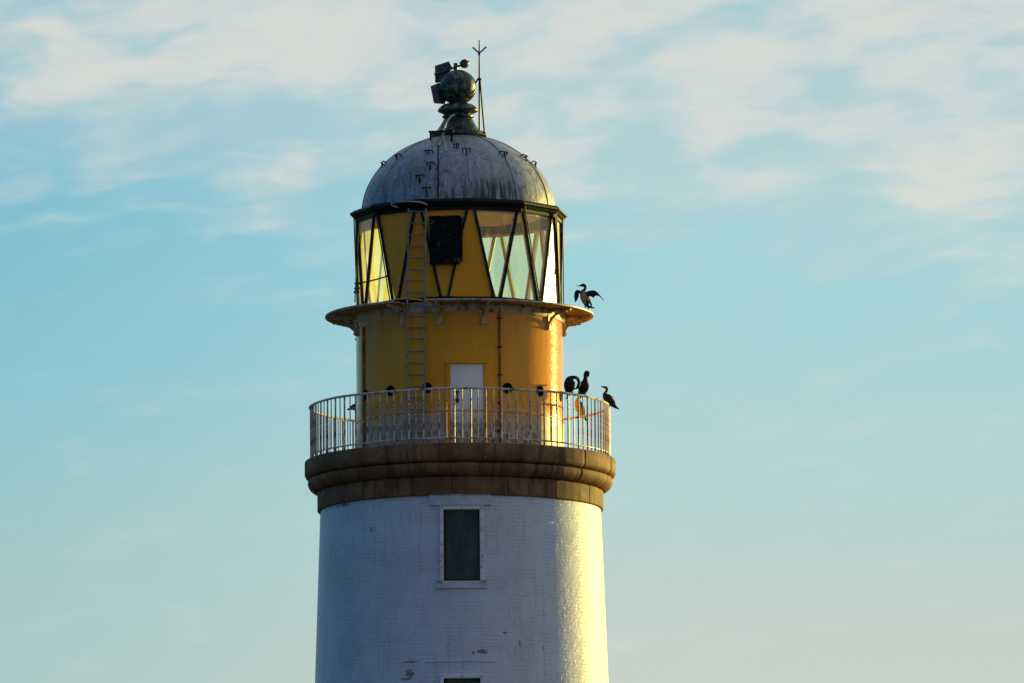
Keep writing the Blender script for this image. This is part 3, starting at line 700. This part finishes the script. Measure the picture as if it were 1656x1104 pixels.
# ------------------------------------------------------------------ ladder
LBs = pol(172 * S, -23.6, ZDECK)
LD = thing('ladder', 'slender grey steel ladder with two hoops running up the ochre drum and lantern', 'ladder', LBs)
def lx(px, py): p = on_cyl(px, py, 176 * S); return p
def strip(b, pts, w_): b.tube(pts, w_, 6)
top = 338
La = [lx(658.6 + (2.0 if y < 490 else 0) * (490 - y) / 150, y) for y in range(top, 700, 20)] ; Lb = [lx(687 + (1.5 if y < 490 else 0) * (490 - y) / 150, y) for y in range(top, 700, 20)]
for L in (La, Lb):
    L.append(Vector((L[-1].x, L[-1].y, ZDECK + .005)))
    b = MB(); b.tube(L, .024, 8); b.build('side_rail', M['galv'], LD, LBs)
b = MB(); b.tube([La[2], La[3]], .02, 6)
y = 342.5; k = 0
while y < 722:
    fx = (490 - y) / 150 if y < 490 else 0
    a, c = lx(658.6 + 2 * fx, y + random.uniform(-.5, .5)), lx(687 + 1.5 * fx, y + random.uniform(-.5, .5))
    if a.z > ZDECK + .1:
        b = MB(); b.tube([a, c], .0165, 6); b.build('rung', M['galv'], LD, LBs)
    y += 18.75
for (hx, hy, zz_) in ((662.5, 332, 332), (662, 489.5, 490)):
    c = on_cyl(hx, hy, 176 * S); rr = 28.5 * S; n_ = pol(1, phi_of(c), 0); c = c + n_ * (.02)
    pts = []; b = MB(); K = 40; H_ = .016
    prof = [(rr - .02, H_), (rr + .02, H_), (rr + .02, -H_), (rr - .02, -H_)]
    vs = [c + Vector((p_[0] * math.cos(2 * math.pi * k / K), p_[0] * math.sin(2 * math.pi * k / K), p_[1])) for k in range(K) for p_ in prof]
    b.add(vs, [(k * 4 + j, k * 4 + (j + 1) % 4, ((k + 1) % K) * 4 + (j + 1) % 4, ((k + 1) % K) * 4 + j) for k in range(K) for j in range(4)])
    b.v = [tuple(c + Quaternion(Vector((n_.y, -n_.x, 0)), R(4.5)) @ (Vector(v) - c)) for v in b.v]; b.build('hoop', M['edge'], LD, LBs, smooth=30)
b = MB()
for y in (400, 530, 640):
    for X in (658.6, 687): b = MB(); p = lx(X, y); b.tube([p, p - Vector((p.x, p.y, 0)).normalized() * .17], .015, 6); b.build('wall_tie', M['galv'], LD, LBs)

# ------------------------------------------------------------------ railing
RR = 241.5 * S; ZR1 = Z(657.2); ZR0 = Z(736.8)
RB0 = Vector((0, 0, ZDECK))
RA = thing('railing', 'pale rusting iron railing of upright bars around the lower stone gallery', 'railing', RB0)
wob = lambda a, s: .012 * math.sin(a * 3 + s) + .008 * math.sin(a * 7 + 2 * s)
def ring(r_, z, s): return [pol(r_ + wob(R(p), s), p, z + wob(R(p), s + 1) * .8) for p in seg(180)]
b = MB(); b.tube(ring(RR, ZR1, 0), .031, 8, closed=True); b.build('top_rail', M['rail'], RA, RB0)
b = MB(); b.tube(ring(RR, ZR0, 1), .020, 6, closed=True); b.build('bottom_rail', M['rail'], RA, RB0)
b = MB(); b.tube([pol(RR, 0, ZDECK - .0), pol(RR, 0, ZR0 + .3), pol(RR, 0, ZR1 - .01)], .023, 8); post0 = b.build('post', M['rail'], RA, RB0)
b = MB(); b.tube([pol(RR, 0, ZR0 - .01), pol(RR, 0, (ZR0 + ZR1) / 2), pol(RR, 0, ZR1 - .01)], .0145, 8); bal0 = b.build('baluster', M['rail'], RA, RB0)
for k in range(60):
    a = 4.0 + 6 * k
    for o, aa in ((post0, a), (bal0, a + 3)):
        aa += random.uniform(-.18, .18)
        if k == 0: o.rotation_euler.z = R(aa); c = o
        else: c = dup(o, RA, aa)

# ------------------------------------------------------------------ birds
def catmull(nodes, sub=5):
    out = []; n = len(nodes)
    for i in range(n - 1):
        p0, p1, p2, p3 = nodes[max(i - 1, 0)], nodes[i], nodes[i + 1], nodes[min(i + 2, n - 1)]
        for k in range(sub):
            t = k / sub
            out.append([max(.25 if j >= 3 else -1e9, .5 * (2 * b_ + (c_ - a_) * t + (2 * a_ - 5 * b_ + 4 * c_ - d_) * t * t + (3 * b_ - a_ - 3 * c_ + d_) * t ** 3)) for j, (a_, b_, c_, d_) in enumerate(zip(p0, p1, p2, p3))])
    out.append(list(nodes[-1])); return out
def cormorant(label, foot, depth, limbs, paint, eye=None):
    # limbs: lists of (px, py, toward-viewer px, half width px, half thickness px)
    org = at(foot[0], foot[1], depth)
    mb = MB()
    for L in limbs:
        L = catmull([(x, y, d_, r1, r2) for x, y, d_, r1, r2 in L]); n = 12; vs = []; fs = []
        P_ = [at(x, y, depth) + Vector((0, -d_ * S, 0)) for x, y, d_, r1, r2 in L]
        for i, p in enumerate(P_):
            t = (P_[min(i + 1, len(P_) - 1)] - P_[max(i - 1, 0)]).normalized()
            dep = Vector((0, 1, 0)); dep = (dep - t * dep.dot(t)).normalized(); nn = t.cross(dep)
            for j in range(n):
                a = 2 * math.pi * j / n; vs.append(p + nn * math.cos(a) * L[i][3] * S + dep * math.sin(a) * L[i][4] * S)
        k = len(P_)
        for i in range(k - 1):
            for j in range(n): fs.append((i * n + j, i * n + (j + 1) % n, (i + 1) * n + (j + 1) % n, (i + 1) * n + j))
        fs += [tuple(range(n))[::-1], tuple(range((k - 1) * n, k * n))]
        mb.add(vs, fs)
    tmp = mb.build('tmp', M['fblack'], None, org)
    md = tmp.modifiers.new('r', 'REMESH'); md.mode = 'VOXEL'; md.voxel_size = .0085
    sm = tmp.modifiers.new('s', 'SMOOTH'); sm.factor = .5; sm.iterations = 2
    bpy.context.view_layer.update()
    me = bpy.data.meshes.new_from_object(tmp.evaluated_get(bpy.context.evaluated_depsgraph_get()))
    bpy.data.objects.remove(tmp)
    me.name = 'cormorant'; me.materials.clear()
    for k_ in ('fblack', 'fpale', 'fbrown', 'bill', 'cheek'): me.materials.append(M[k_])
    for pg in me.polygons:
        c = pg.center + org
        # back to photo pixels for choosing the plumage colour
        v = qm.transposed() @ (c - CAM); px = 828 + v.x / -v.z * DIST / S; py = 552 - v.y / -v.z * DIST / S
        pg.material_index = paint(px, py, pg.normal); pg.use_smooth = True
    if eye:
        bm = bmesh.new(); bm.from_mesh(me)
        for sgn in (-1, 1):
            e = at(eye[0], eye[1], depth) + Vector((0, -eye[2] * S * sgn, 0)) - org
            r_ = bmesh.ops.create_icosphere(bm, subdivisions=1, radius=.009, matrix=Matrix.Translation(e))
            for f in {f for v_ in r_['verts'] for f in v_.link_faces}: f.material_index = 3
        bm.to_mesh(me); bm.free()
    ob = bpy.data.objects.new('cormorant', me); scene.collection.objects.link(ob); ob.location = org
    ob['label'] = label; ob['category'] = 'bird'; ob['group'] = 'cormorants perched on the lighthouse'
    return ob
def ell(px, py, cx_, cy_, a, b_): return ((px - cx_) / a) ** 2 + ((py - cy_) / b_) ** 2 < 1
def legs(pts):     # short legs ending in webbed feet with spread toes
    out = []
    for (x0, y0, x1, y1, d_, fx) in pts:
        out.append([(x0, y0, d_, 1.5, 1.5), (x1, y1 - 1.0, d_, .85, .85)])
        for sp in (-1.6, 0, 1.6): out.append([(x1, y1 - .8, d_, .75, .75), (x1 + fx, y1 + .1, d_ + sp, .6, .6)])
    return out
rail_y = lambda phi: -RR * math.cos(R(phi))
# 1 wings spread on the upper gallery
y1 = -RG * math.cos(R(75)) * .97
cormorant('cormorant drying its half-open wings on the upper gallery rim', (947, 498), y1, [
    [(962.5, 498.6, -3, .7, .5), (957, 497.6, -2, 1.7, .9), (951.5, 496, 0, 2.4, 1.6), (948.5, 492, 0, 4.4, 4.0), (946.2, 485, 1, 6.6, 6.2), (944.2, 477.5, 1, 6.6, 5.6), (943.3, 472.5, 1, 4.0, 3.6), (945.4, 469, 1, 2.4, 2.4), (946.6, 465.8, 1, 2.2, 2.2), (945.6, 463, 1, 2.6, 2.5), (942.8, 461.9, 1, 2.9, 2.6), (939.6, 462.4, 1, 1.9, 1.8), (936.5, 462.9, 1, .85, .8), (933, 463, 1, .7, .6), (930.8, 463.4, 1, .5, .45)],
    [(941, 475, 1, 2.6, 2.2), (936, 472.4, 2, 2.6, 1.9), (932.6, 472.6, 3, 2.7, 1.5), (932.4, 477.5, 3, 4.2, 1.2), (931.6, 483.5, 3, 3.2, 1.0), (930.2, 489.6, 3, .7, .5)],
    [(947, 476, 0, 3.2, 2.4), (953, 475.2, -1, 4.6, 2.0), (958, 474.8, -2, 5.4, 1.7), (962.5, 475.2, -2, 4.6, 1.3), (967, 476.8, -2, 2.2, 1.0), (971, 480, -2, 1.0, .7), (974, 483.6, -2, .8, .6), (976.6, 486.8, -2, .5, .4)],
    [(956, 474.5, -1.6, 3.4, 1.3), (959, 479, -1.6, 2.6, 1.0), (960, 482.2, -1.6, .7, .6)],
    [(951, 480, -1, 2.0, 3.0), (954, 488, -1, 2.2, 3.0), (957, 495, -1, 1.2, 1.5)]] + legs([(947, 493, 946, 501, 2.5, -2.5), (951, 494, 951, 502, -1, -2.5)]),
    lambda px, py, n: 3 if px < 937.2 and py < 465 else (4 if py < 466.8 and px < 943.5 and py > 463.6 else (1 if ell(px, py, 943.6, 483, 5.0, 12.0) and n.y < .3 else (2 if ell(px, py, 954.5, 487, 2.2, 8) and n.x > 0 else 0))), (942, 461.6, 1.8))
# 2 hunched, preening
cormorant('hunched black cormorant preening its breast, nearest the ochre drum on the railing', (926, 638), rail_y(49), [
    [(917.6, 643.4, -2, .7, 1.0), (918.4, 639.5, -1.5, 2.2, 2.0), (919.6, 633.5, -.5, 5.2, 4.2), (920.6, 627, 0, 8.4, 6.8), (921.6, 619, 0, 9.4, 7.4), (923, 613, 0, 7.4, 6.2), (926.8, 609.6, .5, 3.6, 3.4), (930.6, 609.4, 1.2, 2.6, 2.6), (934.2, 612, 1.6, 2.7, 2.7), (936.1, 616.6, 1.6, 2.5, 2.5), (936, 621.4, 1.6, 2.8, 2.7), (934.4, 624.8, 1.6, 2.7, 2.5), (932.2, 627, 1.6, 1.6, 1.5), (929, 628.4, 1.4, .8, .7), (926.5, 629, 1.2, .5, .5)],
    [(914.6, 617, 1, 1.0, 2.6), (914.6, 624, 1, 1.5, 2.6), (917, 633, 1, .8, 1.5)],
    [(919, 639, -1, 1.2, 1.5), (915, 643.6, -1.5, .8, 1.4), (914, 644, -1.5, .4, .8)]] + legs([(922, 633, 925, 638.2, 2, 2.6), (924.5, 632, 928.5, 639.0, -1, 2.6)]),
    lambda px, py, n: 4 if ell(px, py, 933, 611, 1.6, 1.6) else (3 if py > 626.4 and px < 930.4 and px > 929 else 0), (934.6, 624, 2.0))
# 3 upright with head tucked down
cormorant('upright black cormorant with head bowed, second from the drum on the railing', (945, 641), rail_y(56), [
    [(936.2, 645.5, -2, .7, 1.2), (937.6, 641, -1.5, 2.4, 2.0), (940.2, 634.5, -.6, 5.6, 4.4), (943, 627.5, 0, 8.0, 6.4), (945.2, 620.5, 0, 7.6, 6.4), (946.4, 614.6, 0, 4.6, 4.4), (946.2, 610, 0, 2.9, 2.9), (946.6, 605.6, .5, 3.0, 2.9), (948.4, 602.2, 1.4, 3.9, 3.4), (950.4, 603, 2.4, 3.6, 3.2), (951, 606.4, 3.0, 2.4, 2.2), (950, 609.4, 3.2, 1.0, .9), (949.2, 612, 3.2, .5, .5)],
    [(951, 619, .5, 1.6, 2.8), (951.4, 626, .5, 1.8, 2.8), (947, 634, .5, 1.2, 2)]] + legs([(942.5, 635, 945, 640.6, 2, 2.6), (945.5, 635, 948.4, 641.6, -1, 2.4)]),
    lambda px, py, n: 4 if ell(px, py, 949.6, 608, 1.3, 2.6) else (2 if px > 950.8 and 614 < py < 634 and n.x > .45 else 0), (950.4, 603.4, 2.4))  # faces turned right along the flank take the buff colour
# 4 looking up at the outer end
cormorant('cormorant looking up with open bill, at the outermost right end of the railing', (984, 655), rail_y(87), [
    [(1002.2, 660.8, -1, .6, 1.6), (997.4, 658.3, -1, 1.8, 2.2), (992.4, 654.2, -.5, 3.8, 3.4), (987.4, 648.6, 0, 6.6, 5.8), (982.6, 643, 0, 7.4, 6.0), (979, 637.6, .3, 4.9, 4.4), (979.4, 633.6, .5, 2.6, 2.6), (981.4, 630.6, .5, 2.1, 2.1), (981.2, 627.6, .5, 2.4, 2.3), (979, 625.6, .5, 2.5, 2.3), (976.4, 624.9, .5, 1.6, 1.5), (974, 623.8, .5, .8, .8), (971.8, 622.4, .5, .5, .5)],
    [(976.4, 625.8, .5, .9, .8), (972.4, 624.8, .5, .5, .4)],
    [(986, 641, 1.5, 1.5, 2.4), (991, 646, 1.5, 2.0, 2.4), (994.6, 651.2, 1.5, 1.2, 1.6)], [(988.5, 641.5, .8, .9, 1.2), (992.6, 640.8, .8, .5, .7)], [(991.5, 650, .8, 1.0, 1.4), (995.5, 650.4, .8, .4, .7)]] + legs([(984.5, 648.5, 983.4, 656.2, 2, -2.6), (988, 650, 986, 657, -1.5, -2.6)]),
    lambda px, py, n: 3 if px < 975.2 and py < 627 else (4 if ell(px, py, 977.6, 627.8, 2.5, 2.6) or ell(px, py, 979.8, 634, 1.4, 1.4) else (2 if px > 986 and py < 652 and n.x > .5 and int(py * 1.1 + px * .6) % 3 == 0 else 0)), (979.6, 625.2, 1.9))  # bands of right-facing faces take the buff colour
# 5 buff breast, on the far side of the railing
cormorant('buff-breasted cormorant on the far side of the railing, behind its upright bars', (934, 676), rail_y(180 - 52.5), [
    [(950, 681, -1, .6, 1.4), (946.8, 676.6, -1, 1.8, 2.0), (943, 670.6, -.5, 3.6, 3.2), (939, 663.4, 0, 6.0, 5.2), (936, 655.4, 0, 6.7, 5.6), (934.4, 648.6, 0, 5.0, 4.4), (935.6, 643.6, 0, 2.7, 2.6), (938.4, 640.6, 0, 2.2, 2.2), (939.8, 637.4, 0, 2.5, 2.3), (937.6, 635.2, 0, 2.5, 2.3), (935, 635.4, 0, 1.4, 1.3), (931.6, 635.8, 0, .6, .6)],
    [(939.6, 650, 1.4, 1.6, 2.6), (943.4, 660, 1.4, 2.2, 2.6), (945, 670, 1.4, 1.0, 1.6)]] + legs([(935.5, 667, 933.6, 675.0, 1.5, -3.4), (939.5, 668, 938, 674.6, -1.5, -3.0)]),
    lambda px, py, n: 3 if px < 934.2 and py < 637.5 else (2 if (px - 934.6) < (py - 645) * .30 + 1.8 and py > 644 and py < 672 else 0), (937.6, 634.6, 1.9))
# 6 mostly hidden behind the drum
cormorant('cormorant half hidden behind the left side of the ochre drum, only its tail end showing', (580, 680), rail_y(180 + 42), [
    [(560.6, 661.8, 0, .6, 1.2), (565, 660.4, 0, 2.0, 2.0), (570, 658, 0, 4.2, 3.4), (576, 657.4, 0, 6.6, 5.6), (583, 656.4, 0, 7.0, 6.0), (588.4, 651.6, 0, 4.6, 4.2), (590, 646.6, 0, 2.6, 2.5), (589.4, 642.6, 0, 2.2, 2.2), (590.6, 639.6, 0, 2.6, 2.4), (593.2, 639.4, 0, 1.5, 1.4), (597, 640.4, 0, .6, .6)],
    [(570, 654.5, 1, 1.4, 2.2), (575, 653.4, 1, 2.0, 2.6), (582, 653, 1, 1.6, 2.4)]] + legs([(579, 662, 579.5, 680.4, 1.8, 2.8), (583, 662, 583.5, 680, -1.5, 2.8)]),
    lambda px, py, n: 2 if ell(px, py, 571, 658.4, 2.4, 2.0) else 0, (591, 639.2, 1.9))
